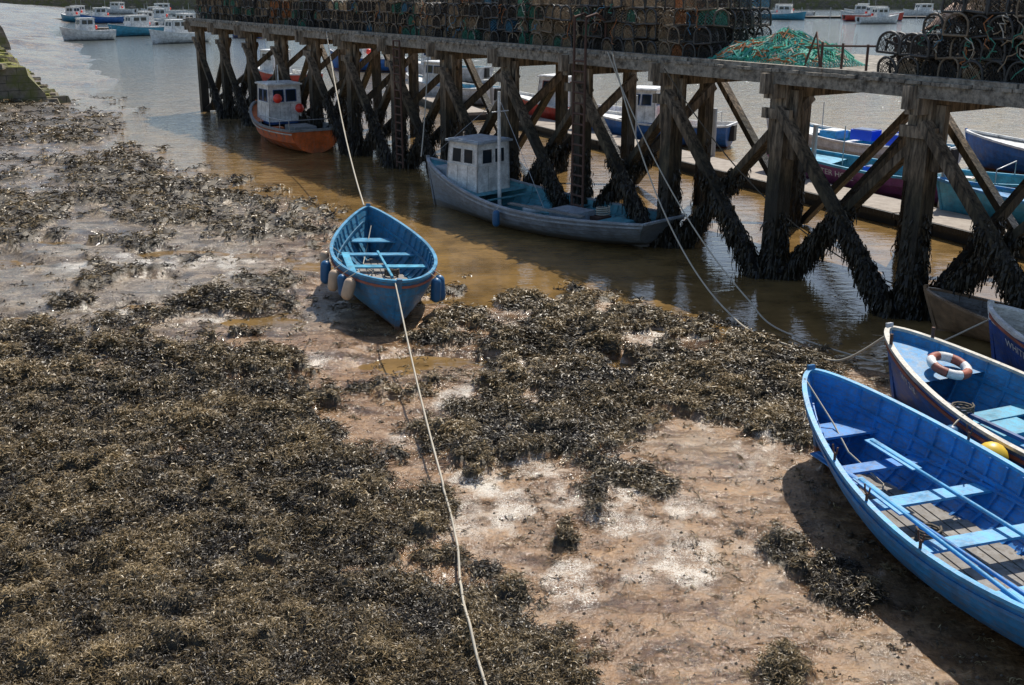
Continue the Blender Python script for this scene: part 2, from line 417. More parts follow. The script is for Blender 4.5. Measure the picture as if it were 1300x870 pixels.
pt=rng.uniform(.02,.45,len(bx))
tf=np.clip(fbm(X*2.6,Y*2.6,3,12)+.2,0,1)
v=np.clip(np.repeat(fbm(X*1.1,Y*1.1,3,60)*.6+.14+tf*.85+rng.normal(0,.12,len(X)),F)+rng.normal(0,.17,len(bx)),0,1.2)[:,None]
c=np.array([.018,.013,.006])*(1-v)+np.array([.27,.190,.088])*v
c=np.clip(c,.008,1)
hl=rng.random(len(bx))<.05; c[hl]=np.array([.40,.30,.16])
shade=np.concatenate([c,np.ones((len(bx),1))],1)
co_,q_,cl_=fronds(np.stack([bx,by,bz],1),ang,pt,ln,wd,shade)
put(fastmesh('seaweed_bed',co_,q_,WM,cl_,'tint',False),'seaweed_bed')

mb=MB().mat(plain('mud_clods',(.11,.08,.05),.5,0,.6,3))
for i in range(3800):
    y=9+22*random.random()**1.3; x=(random.random()-.5)*(y+2)
    r=random.uniform(.006,.028)*(1+y/30)
    vs=[(x+r*math.cos(k*1.257+i),y+r*math.sin(k*1.257+i)*random.uniform(.6,1),-r*.3) for k in range(5)]+[(x+r*random.uniform(-.3,.3),y,r*.75)]
    mb.add(vs,[(k,(k+1)%5,5) for k in range(5)])
vv=np.array(mb.v); cen=vv.reshape(-1,6,3)[:,5,:2]
hh,ww,ss=height(cen[:,0],cen[:,1]); vv[:,2]+=np.repeat(hh,6); mb.v=[tuple(a) for a in vv]
mb.obj('pebbles')

# ------------------------------------------------------------------ pier
d=Vector((-.538,.843,0)); pr=Vector((.843,.538,0)); P0=Vector((8.77,23.5,0)); SP=4.1; WID=5.0
def PP(a,p,z): return P0+d*a+pr*p+Vector((0,0,z))
pier=empty('timber_pier')
mb=MB().mat(M['timber'])
segs=[]
i0,i1=-3,12
for i in range(i0,i1+1):
    a=i*SP+ (random.uniform(-.08,.08) if i else 0)
    for row,p in enumerate((0,WID)):
        lean=random.uniform(-.08,.08); w=.44 if row==0 else .36
        mb.beam(PP(a+lean,p-.08 if row==0 else p,-1.2),PP(a,p,4.80),w,w*.95,up=d); segs.append((PP(a+lean*.8,p,0),PP(a,p,4.7),w,1.0,row))
        if row==0:
            for sgn in(-1,1):
                mb.beam(PP(a+sgn*.29,p-.02,3.35+random.uniform(-.4,.2)),PP(a+sgn*.29,p-.02,4.62),.15,.32,up=d)
            mb.beam(PP(a-.45,p-.30,4.05),PP(a+.45,p-.30,4.05),.12,.24)
            mb.beam(PP(a,-.70,4.55),PP(a,-.70,5.02),.30,.16,up=d)
    mb.beam(PP(a,-.62,4.60),PP(a,WID+.4,4.60),.32,.34)
    mb.beam(PP(a-.32,-.1,.1),PP(a-.32,WID,3.9),.16,.26)
    segs.append((PP(a-.32,0,.2),PP(a-.32,WID*.5,2.0),.28,.8,0))
for i in range(i0,i1):
    a=i*SP; j=random.uniform(-.15,.15)
    mb.beam(PP(a+.1,-.34,.05),PP(a+SP-.15,-.34,4.15+j),.18,.31,up=pr)
    mb.beam(PP(a+.15,.30,4.1-j),PP(a+SP-.1,.30,.1),.18,.31,up=pr)
    if i%2==0: mb.beam(PP(a+.1,WID+.3,.05),PP(a+SP-.15,WID+.3,4.15),.18,.28,up=pr)
    else: mb.beam(PP(a+.15,WID+.3,4.1),PP(a+SP-.1,WID+.3,.1),.18,.28,up=pr)
    segs.append((PP(a+.1,-.34,.05),PP(a+SP-.15,-.34,4.15),.34,.9,0))
    segs.append((PP(a+SP-.1,.28,.1),PP(a+.15,.28,4.1),.34,.9,0))
mb.obj('piles_and_braces',pier)
mb=MB().mat(M['deck']); A0,A1=i0*SP-.5,i1*SP+.7
for p in(-.45,WID*.25,WID*.5,WID*.75,WID+.25): mb.beam(PP(A0,p,4.91),PP(A1,p,4.91),.26,.27)
a=A0
while a<A1:
    w=random.uniform(.2,.24); e=random.uniform(-.08,.06)
    mb.beam(PP(a+w/2,-.62+e,5.085+random.uniform(-.008,.008)),PP(a+w/2,WID+.5+e,5.085),w-.018,.07); a+=w
a=A0
while a<A1-1:
    l=random.uniform(3,5); mb.beam(PP(a+.03,-.47,5.165),PP(min(a+l,A1),-.47+random.uniform(-.02,.02),5.165+random.uniform(-.006,.006)),.18,.09); a+=l+.03
mb.obj('deck',pier)
# hanging weed on piles
B=[]
for (a_,b_,w,dens,row) in segs:
    dist=a_.y
    if dist>62: continue
    n=int((1500 if row==0 else 350)*dens*min(1.3,26/dist))
    L=(b_-a_); zt=random.uniform(1.7,2.4)
    diag=abs(L.normalized().z)<.95
    for k in range(n):
        f=random.random()**.85*min(1,zt/max(L.z,.1))
        c=a_+L*f; q=random.random()*2*pi; rr=w*random.uniform(.35,.66)*(1.25-.4*c.z/zt)
        B.append((c.x+math.cos(q)*rr,c.y+math.sin(q)*rr,c.z+(random.uniform(-.18,.12) if diag else 0),q,f,1.3-.7*c.z/zt))
B=np.array(B); n=len(B); K=4; s=np.linspace(0,1,K); ln=rng.uniform(.15,.50,n)*B[:,5]; wd=rng.uniform(.03,.08,n)
co_=np.zeros((n,K,2,3)); out=rng.uniform(.0,.07,n)*B[:,5]; sway=rng.normal(0,.05,(n,2))
for k in range(K):
    r=out*math.sin(s[k]*3.0); px=B[:,0]+np.cos(B[:,3])*r+sway[:,0]*s[k]; py=B[:,1]+np.sin(B[:,3])*r+sway[:,1]*s[k]; pz=np.maximum(B[:,2]-ln*s[k]*1.0,-.05)
    wk=wd*(1-.6*s[k])/2; ta=B[:,3]+1.57+rng.normal(0,.6,n)
    co_[:,k,0]=np.stack([px+np.cos(ta)*wk,py+np.sin(ta)*wk,pz],1); co_[:,k,1]=np.stack([px-np.cos(ta)*wk,py-np.sin(ta)*wk,pz],1)
b=np.arange(n)*K*2; qq=np.concatenate([np.stack([b+2*k,b+2*k+1,b+2*k+3,b+2*k+2],1) for k in range(K-1)])
vv=np.clip(rng.normal(.2,.22,n),0,1)[:,None]; cc=np.array([.010,.008,.005])*(1-vv)+np.array([.075,.055,.028])*vv
put(fastmesh('hanging_weed',co_.reshape(-1,3),qq,WM,np.repeat(np.concatenate([cc,np.ones((n,1))],1),K*2,0),'tint',False),'hanging_weed',pier)
def ladder(a,p,z0,z1,w,mat,top=0,r=.03):
    m=MB().mat(mat)
    for s_ in(-1,1): m.tube([PP(a+s_*w/2,p,z0),PP(a+s_*w/2,p,z1+top)],r,6)
    if top:
        for s_ in(-1,1): m.tube([PP(a+s_*w/2,p,z1+top),PP(a+s_*w/2,p+.35,z1+top+.1),PP(a+s_*w/2,p+.7,z1+top-.1),PP(a+s_*w/2,p+.7,z1)],r,6)
    z=z0+.2
    while z<z1: m.tube([PP(a-w/2,p,z),PP(a+w/2,p,z)],r*.8,6); z+=.3
    return m
ladder(2.78*SP,-.82,.2,5.1,.55,M['rust'],1.0,.042).obj('ladder',pier)
ladder(5.6*SP,-.85,.3,5.0,.5,M['rust'],0,.04).obj('ladder_far',pier)
m=MB().mat(M['rust'])
for a in(1.7,2.4,3.0): m.tube([PP(a,-.1,5.1),PP(a,-.1,5.75)],.03,6)
m.tube([PP(1.5,-.1,5.72),PP(3.1,-.1,5.66)],.025,6); m.tube([PP(3.0,-.1,5.1),PP(3.2,-.1,5.95),PP(3.5,-.1,5.2)],.03,6); m.tube([PP(1.2,.5,5.1),PP(1.5,.5,5.9)],.05,6)
m.obj('iron_rail',pier)

# ------------------------------------------------------------------ lobster pots
def creel(framecol,netcol,rr):
    m=MB(); w=.215; x0,x1=-.29,.29
    prof=[(-w,0),(-w*1.02,.09),(-w*1.0,.17)]+[(-w*math.cos(pi*k/8),.17+.19*math.sin(pi*k/8)) for k in range(1,8)]+[(w,.17),(w*1.02,.09),(w,0)]
    m.mat(framecol)
    for x in(x0,-.01,x1): m.tube([(x,y,z) for y,z in prof],rr,5)
    m.tube([(x0,-w,0),(x0,w,0)],rr,5); m.tube([(x1,-w,0),(x1,w,0)],rr,5)
    for y in(-w,w): m.tube([(x0,y,.005),(x1,y,.005)],.018,4)
    m.tube([(x0,0,.36),(x1,0,.36)],.012,4)
    m.mat(M['deck'])
    for x in np.linspace(x0+.03,x1-.03,6): m.beam((x,-w,.015),(x,w,.015),.05,.015)
    m.mat(netcol); J=5; xs=np.linspace(x0,x1,J+1); n=len(prof)
    for i in range(n-1):
        for j in range(J):
            m.tube([(xs[j],*prof[i]),(xs[j+1],*prof[i+1])],.0055,3); m.tube([(xs[j+1],*prof[i]),(xs[j],*prof[i+1])],.0055,3)
    for x in(x0,x1):
        for k in range(-4,5):
            y0=k*.05
            m.tube([(x,max(-w,y0-.1),.02),(x,min(w,y0+.1),.33-abs(y0)*.5)],.0045,3); m.tube([(x,min(w,y0+.1),.02),(x,max(-w,y0-.1),.33-abs(y0)*.5)],.0045,3)
    m.mat(M['black']); m.tube([(x0*.3,y,.1+z*.5) for y,z in((-w,.2),(-.05,.1),(.05,.12),(w,.25))],.03,5)
    return m.mesh('lobster_pot')
netc=[plain('green_net_twine',(.06,.24,.17),.8),plain('black_net_twine',(.05,.045,.04),.8),plain('tan_net_twine',(.34,.25,.16),.8),plain('orange_net_twine',(.40,.15,.05),.8),plain('blue_net_twine',(.06,.20,.32),.8)]
frc=[plain('weathered_rubber_frame',(.05,.047,.043),.5,0,.4),plain('tarred_frame',(.09,.07,.05),.6,0,.4),plain('brown_frame',(.22,.165,.11),.8,0,.4)]
pots=[creel(frc[0],netc[1],.026),creel(frc[1],netc[0],.024),creel(frc[0],netc[2],.026),creel(frc[2],netc[1],.02),creel(frc[1],netc[3],.024),creel(frc[2],netc[2],.02),creel(frc[0],netc[4],.024)]
wts=[6,2.2,4,3,.6,3,.6]
yaw=math.atan2(pr.y,pr.x)
def stack(a0,a1,levels,rows,name,sc=1.0):
    par=empty(name); a=a0
    colrun=random.choices(range(7),wts)[0]
    while a<a1:
        if random.random()<.2: colrun=random.choices(range(7),wts)[0]
        lv=levels(a)
        for r in range(rows):
            L=lv+random.choice((0,0,0,-1)) if r else lv
            for l in range(L):
                ty=colrun if random.random()<.5 else random.choices(range(7),wts)[0]
                sh=.0 if l%2==0 else .1
                pos=PP(a+random.uniform(-.05,.05)+sh,.15+r*.68*sc+random.uniform(-.1,.1),5.14+l*.38*sc)
                rt=yaw+random.gauss(0,.12)+(pi/2 if random.random()<.12 else 0)
                s_=sc*random.uniform(.97,1.06)
                put(pots[ty],'pot',par,pos,(random.gauss(0,.07),random.gauss(0,.07),rt),(s_,s_,s_))
        a+=.455*sc
    return par
stack(6.9,15.5,lambda a:4 if math.sin(a*1.3)>-.85 else 3,3,'lobster_pot_stack',1.1)
stack(16.0,31,lambda a:4 if math.sin(a*.8)>-.6 else 3,3,'lobster_pot_stack',1.08)
stack(31.6,41.5,lambda a:4,3,'lobster_pot_stack')
stack(42.5,49.2,lambda a:5,3,'lobster_pot_stack')
stack(-11.5,1.2,lambda a:2 if a>.4 else (3 if a>-.3 else 4),3,'lobster_pot_stack',1.15)
m=MB()
for k in range(90):
    a=random.choice((random.uniform(7,49),random.uniform(7,25),random.uniform(-5,0))); c=PP(a,random.uniform(0,1.2),5.14+4*.42+.04)
    m.mat(random.choice((M['rope'],netc[0],M['ropedk'],netc[4],M['rope'])))
    pts=[c+Vector((math.cos(q*.7)*random.uniform(.12,.25),math.sin(q*.7)*random.uniform(.12,.25),random.uniform(-.03,.05))) for q in range(26)]
    m.tube(pts,.014,4)
for k in range(120):
    a=random.choice((random.uniform(7,30),random.uniform(-5,0))); c=PP(a,-.24,5.2+random.uniform(.5,1.4)); m.mat(random.choice((M['rope'],netc[0],netc[2],M['ropedk'],netc[3],netc[4])))
    pts=[c]
    for s_ in range(8): pts.append(pts[-1]+d*random.uniform(-.14,.16)+Vector((0,0,random.uniform(-.16,.05)))-pr*random.uniform(-.02,.03))
    m.tube(pts,.012,4)
m.mat(M['buoypeach'])
for k in range(6): m.lathe(PP(random.uniform(7,40),.2,5.14+4*.42+.15),capsule(.13,.3),10)
m.obj('rope_coils')
m=MB().mat(plain('peach_tarpaulin',(.66,.46,.35),.8,0,.2)); rows=[]
for i in range(9):
    r=[]; u_=i/8
    for j in range(9):
        v_=j/8; hh=.42*math.sin(pi*u_)*math.sin(pi*v_)**.7+.05*random.random()
        r.append(PP(.5-u_*1.1,.05+v_*.8,6.05+hh*1.0+u_*.4))
    rows.append(r)
m.grid(rows,True); m.obj('tarpaulin')

m=MB()
gn=[plain('green_trawl_net',(.05,.42,.29),.7,0,.3),plain('teal_trawl_net',(.09,.36,.31),.7,0,.3)]
nu,nv=46,22
def heap(u_,v_):
    e=math.sin(pi*u_)**.5*math.sin(pi*v_)**.6
    nn=float(fbm(np.array([u_*9.]),np.array([v_*5.]),3,3)[0])
    return PP(3.4+3.4*u_+.1*nn,-.25+2.2*v_,5.13+e*(.62+.35*nn))
G=[[heap(i/nu,j/nv) for j in range(nv+1)] for i in range(nu+1)]
for i in range(nu):
    for j in range(nv):
        m.mat(gn[(i*7+j*3)%3==0]); m.tube([G[i][j],G[i+1][j+1]],.012,3); m.tube([G[i+1][j],G[i][j+1]],.012,3)
for k in range(130):
    u0,v0=random.random(),random.random(); pts=[]
    for s_ in range(8):
        u0=min(.98,max(.02,u0+random.gauss(0,.05))); v0=min(.98,max(.02,v0+random.gauss(0,.08))); pts.append(heap(u0,v0)+Vector((0,0,random.uniform(0,.08))))
    m.mat(random.choice(gn+[netc[3],M['rope']])); m.tube(pts,.018,4)
m.obj('fishing_net')

# ------------------------------------------------------------------ boats
class Hull:
    def __init__(s,L,B,D,tm=.5,ws=0.,ps=.6,pf=.6,sb=.35,ss=.15,rb=.15,rs=.05,kb=.4,ks=0.,Vb=.8,Vs=0.):
        s.__dict__.update(locals())
    def hb(s,t):
        if t<s.tm: F=s.ws+(1-s.ws)*max(0,math.sin(pi/2*t/s.tm))**s.ps
        else: F=max(0,math.cos(pi/2*(t-s.tm)/(1-s.tm)))**s.pf
        return s.B/2*F
    def kz(s,t): return s.rb*max(0,(t-.6)/.4)**2+s.rs*max(0,(.35-t)/.35)**2
    def sz(s,t): return s.D+s.sb*max(0,(t-.35)/.65)**2+s.ss*max(0,(.35-t)/.35)**2
    def pt(s,t,u_,off=0.,sd=1,dz=0):
        a=u_*pi/2; V=s.Vb*max(0,(t-.5)/.5)**1.4+s.Vs*max(0,(.45-t)/.45)**1.4; V=min(V,1)
        y=s.hb(t)*(math.sin(a)*(1-V)+u_*V); z0=s.kz(t); zz=(1-math.cos(a))*(1-V)+u_*V; z=z0+(s.sz(t)-z0)*zz
        x=t*s.L+s.kb*zz*max(0,(t-.6)/.4)**2-s.ks*zz*max(0,(.3-t)/.3)**2
        y=max(0,y+off) if off<0 else y+off*min(1,s.hb(t)/.15)
        return Vector((x,y*sd,z+dz+(-off*(1-u_) if off<0 else 0)))
    def yin(s,t,z,th=.05):
        lo,hi=0.,1.
        for _ in range(18):
            m_=(lo+hi)/2
            if s.pt(t,m_,-th).z<z: lo=m_
            else: hi=m_
        p=s.pt(t,lo,-th); return p.x,p.y
def build_hull(m,h,out,inn,gun,planks=9,N=34,th=.035,ribs=14,gw=.075,gh=.05,strake=None,lap=.018,keel=None):
    ts=[(1-math.cos(pi*i/N))/2 for i in range(N+1)]
    if h.ws>0.01: ts=[math.sin(pi/2*i/N) for i in range(N+1)]
    for sd in(-1,1):
        m.mat(out); rows=[]
        for i in range(planks):
            u0,u1=i/planks,(i+1)/planks
            rows.append([h.pt(t,u0,lap if i else 0,sd) for t in ts]); rows.append([h.pt(t,u1,.0,sd) for t in ts])
        m.grid(rows,False)
        m.mat(inn); rows=[]
        for i in range(planks):
            rows.append([h.pt(t,i/planks,-th-.014,sd) for t in ts]); rows.append([h.pt(t,(i+1)/planks,-th,sd) for t in ts])
        m.grid(rows,False)
        for j in range(ribs):
            t=.06+.88*(j+.5)/ribs
            m.sweep([h.pt(t,k/10,-th-.014,sd) for k in range(0,11)],.05,.045,up=(1,0,0))
        m.sweep([h.pt(t,.80,-th-.035,sd) for t in ts if .04<t<.96],.03,.07)
        m.mat(gun); m.sweep([h.pt(t,1,0,sd,.02) for t in ts],gw,gh)
        if strake: m.mat(strake); m.sweep([h.pt(t,.93,.012,sd,-.01) for t in ts],.045,.05)
    if h.ws>.01:
        m.mat(out); R=[k/8 for k in range(9)]
        m.grid([[h.pt(0,k,0,1) for k in R],[h.pt(0,k,0,-1) for k in R]])
        m.mat(inn); m.grid([[h.pt(0,k,-.02,1)+Vector((.05,0,0)) for k in R],[h.pt(0,k,-.02,-1)+Vector((.05,0,0)) for k in R]])
        m.mat(gun); a=h.pt(0,1,0,1,.02);b=h.pt(0,1,0,-1,.02); m.beam(a,b,.1,gh+.006)
    m.mat(keel or out)
    kp=[h.pt(t,0,0,1,-.03) for t in ts]+[h.pt(1,k/6,0,1)+Vector((.015,0,0)) for k in range(1,7)]+[h.pt(1,1,0,1)+Vector((.03,0,.1))]
    m.sweep(kp,.065,.11,up=(0,1,0))
    if h.ws<=.01:
        m.sweep([h.pt(0,k/6,0,1)-Vector((.015,0,0)) for k in range(0,7)]+[h.pt(0,1)+Vector((-.03,0,.08))],.065,.1,up=(0,1,0))
def thwart(m,h,t,z,w,mat,th=.035):
    m.mat(mat); x0,y0=h.yin(t-w/2/h.L,z); x1,y1=h.yin(t+w/2/h.L,z)
    vs=[(x0,-y0,z),(x1,-y1,z),(x1,y1,z),(x0,y0,z)]; vs+= [(a,b,c-th) for a,b,c in vs]
    m.add(vs,[(0,1,2,3),(7,6,5,4),(0,4,5,1),(1,5,6,2),(2,6,7,3),(3,7,4,0)])
def floor(m,h,t0,t1,z,mat,n=14,deck=False,boards=5):
    m.mat(mat); R=[]
    for i in range(n+1):
        t=t0+(t1-t0)*i/n
        if deck: p=h.pt(t,1,-.02); zz=p.z-z; x,y=p.x,p.y
        else: x,y=h.yin(t,z); zz=z
        R.append([(x,y*k,zz) for k in np.linspace(-1,1,7)])
    m.grid(R)
    if not deck and boards:
        for k in range(-boards,boards+1):
            yy=k*.17; pts=[]
            for i in range(n+1):
                t=t0+(t1-t0)*i/n; x,y=h.yin(t,z)
                if abs(yy)<y-.05: pts.append((x,yy,z+.015))
            if len(pts)>1: m.sweep(pts,.145,.02)
def wheelhouse(m,x0,x1,hw,z0,z1,wall,roof,glass,slope=.12,trim=None,wn=2):
    zt=z1; dx=slope*(z1-z0)
    m.mat(wall)
    b=[(x0,-hw),(x1,-hw),(x1,hw),(x0,hw)]; tp=[(x0,-hw*.94),(x1-dx,-hw*.94),(x1-dx,hw*.94),(x0,hw*.94)]
    m.add([(a,c,z0) for a,c in b]+[(a,c,zt) for a,c in tp],[(0,1,5,4),(1,2,6,5),(2,3,7,6),(3,0,4,7),(4,5,6,7)])
    m.mat(roof); xm=(x0+x1-dx)/2; l=(x1-dx-x0)
    m.box((xm,0,zt+.03),(l+.22,hw*1.88+.2,.06)); m.box((xm,0,zt+.075),(l+.1,hw*1.88+.06,.03))
    if trim: m.mat(trim); m.box((xm+.02,0,z0+.06),(x1-x0+.03,hw*2+.03,.1))
    def lerp(P,Q,k): return Vector(P)+(Vector(Q)-Vector(P))*k
    V=[Vector((a,c,z0)) for a,c in b]+[Vector((a,c,zt)) for a,c in tp]
    for fi,(i,j,n_) in enumerate(((0,1,wn),(1,2,2),(3,2,wn),(0,3,2))):
        A,Bq,C,Dq=V[i],V[j],V[j+4],V[i+4]
        nrm=(Bq-A).cross(Dq-A).normalized(); cen=(A+Bq+C+Dq)/4; ctr=Vector(((x0+x1)/2,0,(z0+z1)/2))
        if nrm.dot(cen-ctr)<0: nrm=-nrm
        def pt(s_,f): return lerp(lerp(A,Bq,s_),lerp(Dq,C,s_),f)
        for k in range(n_):
            s0=.1+k*.8/n_+.04; s1=.1+(k+1)*.8/n_-.04; f0,f1=.58,.88
            c=[pt(s0,f0),pt(s1,f0),pt(s1,f1),pt(s0,f1)]
            m.mat(glass); m.add([x+nrm*.006 for x in c],[(0,1,2,3)])
            m.mat(trim or wall)
            for e in range(4): m.beam(c[e]+nrm*.008,c[(e+1)%4]+nrm*.008,.03,.03,up=nrm)
        m.mat(M['deckgrey'])
        for s_ in(.33,.66): m.beam(pt(s_,.04)+nrm*.002,pt(s_,.52)+nrm*.002,.012,.008,up=nrm)
        m.mat(wall)
        for s_ in (.0,1.0): m.beam(lerp(A,Bq,s_),lerp(Dq,C,s_),.035,.035)
        m.beam(pt(0,.54)+nrm*.012,pt(1,.54)+nrm*.012,.03,.04,up=nrm)
def ring(m,c,R,r,R3,matA,matB):
    c=Vector(c)
    for seg in range(8):
        m.mat(matA if seg%2 else matB); pts=[]
        for k in range(5):
            q=2*pi*(seg+k/4)/8; pts.append(c+R3@Vector((math.cos(q)*R,math.sin(q)*R,0)))
        m.tube(pts,r,10)
def place(name,bow,stern,z,roll=0,pitch=0):
    bow=Vector((*bow,0)); stern=Vector((*stern,0)); D_=bow-stern
    e=empty(name,(stern.x,stern.y,z)); e.rotation_euler=(roll,pitch,math.atan2(D_.y,D_.x)); return e,D_.length
def lettering(e,h,t,u_,txt,size,mat,sd=1):
    cu=bpy.data.curves.new('name_lettering','FONT'); cu.body=txt; cu.size=size; cu.align_x='CENTER'; cu.align_y='CENTER'; cu.extrude=.002; cu.materials.append(mat)
    o=bpy.data.objects.new('name_lettering',cu); scene.collection.objects.link(o); o.parent=e
    p=h.pt(t,u_,0,sd); tx=(h.pt(t-.04,u_,0,sd)-h.pt(t+.04,u_,0,sd)).normalized()*sd; up=(h.pt(t,u_+.08,0,sd)-h.pt(t,u_-.08,0,sd)).normalized()
    n_=tx.cross(up).normalized(); up=n_.cross(tx)
    R=Matrix((tx,up,n_)).transposed().to_4x4(); R.translation=p+n_*.035; o.matrix_local=R
def fend(m,h,x,sd,mat,r=.1,l=.5,tilt=.0):
    t=x/h.L; p=h.pt(t,1,0,sd); c=Vector((p.x,p.y+sd*(r+.05),p.z-l*.62)); m.mat(mat); m.lathe(c,capsule(r,l),12,R=Matrix.Rotation(tilt,3,'X'))
    m.mat(M['rope']); m.tube([c+Vector((0,0,l/2)),Vector((p.x,p.y,p.z+.05)),Vector((p.x,p.y-sd*.2,p.z-.1))],.012,5)

# --- centre blue open boat
e,L=place('rowing_boat',(-3.85,28.7),(-2.42,22.1),.04,roll=.05)
h=Hull(L-.3,2.35,1.0,tm=.46,ws=0,ps=.50,pf=.72,sb=.36,ss=.16,rb=.18,rs=.04,kb=.35,ks=.28,Vb=.7,Vs=.4)
m=MB(); build_hull(m,h,M['blueout'],M['bluein'],M['gunblue'],planks=9,ribs=18,strake=M['red'],N=44); m.obj('hull',e)
m=MB(); floor(m,h,.14,.85,.26,M['floor'])
for t,w in((.25,.34),(.47,.26),(.66,.26),(.84,.4)): thwart(m,h,t,.70+(.08 if t>.8 else 0),w,M['cyan'] if t<.6 else M['gunblue'])
thwart(m,h,.10,.80,.55,M['bluein'])
m.mat(M['cyan']); m.beam((L*.22,.75,.78),(L*.56,.82,.84),.17,.03); m.beam((L*.27,-.1,.74),(L*.62,.0,.78),.05,.04)
m.mat(M['rust']); m.lathe((L*.4,-.35,.30),[(.1,0),(.12,.1),(.09,.16),(.001,.18)],10)
m.mat(M['floor']); m.box((L*.36,.2,.42),(.45,.4,.26))
m.mat(M['ropedk']); m.tube([(L*.55+.17*math.cos(q*.6),-.3+.17*math.sin(q*.6),.31+q*.004) for q in range(40)],.02,5)
m.mat(M['rope']); m.tube([(L*.88,0,1.05),(L*.8,.15,.6),(L*.7,.3,.34),(L*.6,.1,.32),(L*.5,.3,.32)],.015,5)
m.obj('thwarts',e)
m=MB()
fend(m,h,.85,1,M['buoypeach'],.13,.5,tilt=.25); fend(m,h,1.7,1,M['buoypeach'],.12,.5,tilt=.1); fend(m,h,2.6,1,M['fenderblue'],.12,.55); fend(m,h,1.2,1,M['fenderblue'],.1,.5,tilt=-.1)
fend(m,h,.8,-1,M['fenderblue'],.11,.55); fend(m,h,1.15,-1,M['fenderblue'],.12,.6,tilt=-.1); fend(m,h,3.4,1,M['buoypeach'],.11,.4)
m.obj('fenders',e)
BOW1=Vector((-3.93,28.95,1.42)); ST1=Vector((-2.40,21.95,1.2))

# --- grey fishing coble with wheelhouse
e,L=place('fishing_boat',(-2.95,36.9),(3.80,30.1),-.18)
h=Hull(L-.6,3.0,.88,tm=.42,ws=.62,ps=.8,pf=.72,sb=.80,ss=.15,rb=.05,rs=.28,kb=.35,ks=.55,Vb=.75,Vs=.35)
m=MB(); build_hull(m,h,M['grey'],M['turq'],M['greyrail'],planks=9,ribs=16,strake=M['greyrail'],N=40,gw=.1,lap=.03); m.obj('hull',e)
m=MB(); floor(m,h,.03,.70,.46,M['turq'],boards=0); floor(m,h,.66,.995,.10,M['turq'],deck=True)
thwart(m,h,.18,.72,.35,M['turq']); thwart(m,h,.40,.74,.3,M['turq']); thwart(m,h,.62,.9,.08,M['turq'])
m.mat(M['greyrail']); m.box((L*.30,0,.66),(1.1,.8,.42)); m.mat(M['turq']); m.box((L*.10,.2,.68),(.6,.9,.3)); m.mat(M['floor']); m.beam((L*.2,.6,.86),(L*.5,.7,.88),.2,.04); m.mat(M['rust']); m.box((L*.22,-.4,.6),(.4,.5,.25))
m.mat(M['white']); m.lathe((L*.50,-.3,.55),[(.3,-.05),(.32,.02),(.3,.08),(.001,.1)],16)
m.mat(M['rope']); m.tube([(L*.22+.2*math.cos(q*.6),-.5+.2*math.sin(q*.6),.75+q*.006) for q in range(40)],.02,5)
m.obj('deck_fittings',e)
m=MB(); wheelhouse(m,L*.65,L*.80,.70,1.0,2.5,M['white'],M['greyrail'],M['glass'],.1)
m.mat(M['greyrail']); m.box((L*.86,0,1.42),(.7,.9,.3),taper=.85)
m.obj('wheelhouse',e)
m=MB().mat(M['white']); m.tube([(L*.60,.2,.6),(L*.60,.2,4.1)],[.065,.045],8); m.tube([(L*.60,-.2,3.5),(L*.60,.5,3.5)],.02,5)
m.mat(M['steel']); m.tube([(L*.60,.2,3.9),(L*.95,0,1.8)],.008,4); m.tube([(L*.60,.2,3.9),(L*.3,1.2,1.05)],.008,4)
m.obj('mast',e)
m=MB(); fend(m,h,L*.46,1,M['fenderblue'],.11,.5); fend(m,h,L*.46,-1,M['fenderblue'],.11,.5); m.obj('fenders',e)

# --- orange boat
e,L=place('orange_fishing_boat',(-12.3,54.6),(-8.5,48.3),-.12)
h=Hull(L-.2,2.75,1.05,tm=.45,ws=.82,ps=.8,pf=.62,sb=.6,ss=.05,rb=.1,rs=.1,kb=.5,ks=.05,Vb=.7)
m=MB(); build_hull(m,h,M['orange'],M['deckgrey'],M['deckgrey'],planks=3,lap=.006,ribs=8,gw=.12,gh=.09,strake=M['cream']); m.obj('hull',e)
m=MB(); floor(m,h,.02,.7,.55,M['deckgrey'],boards=0); floor(m,h,.62,.995,.06,M['orangetrim'],deck=True)
m.mat(M['deckgrey']); m.box((L*.25,0,.85),(1.3,1.0,.55)); m.mat(M['boxblue']); m.box((L*.12,-.7,.75),(.6,.45,.3)); m.mat(M['orangetrim']); m.box((L*.38,.7,.8),(.5,.4,.4))
m.mat(M['steel'])
for sd in(-1,1):
    m.tube([h.pt(t,1,-.03,sd,.45) for t in(.03,.15,.3,.45)],.02,6)
    for t in(.03,.15,.3,.45): m.tube([h.pt(t,1,-.03,sd,0),h.pt(t,1,-.03,sd,.45)],.018,6)
m.tube([h.pt(.03,1,-.03,1,.45),h.pt(.03,1,-.03,-1,.45)],.02,6)
m.obj('deck_fittings',e)
m=MB(); wheelhouse(m,L*.50,L*.73,.78,1.0,2.75,M['white'],M['white'],M['glass'],.12,M['navy'])
m.mat(M['white']); m.tube([(L*.6,0,2.8),(L*.6,0,3.6)],.03,6); m.mat(M['steel']); m.tube([(L*.52,.3,2.8),(L*.52,.3,3.5)],.015,5); m.obj('wheelhouse',e)
m=MB().mat(M['buoyred'])
for q in((L*.44,.5,2.2),(L*.47,-.6,1.7)): m.lathe(q,capsule(.2,.42),12)
m.obj('buoys',e)

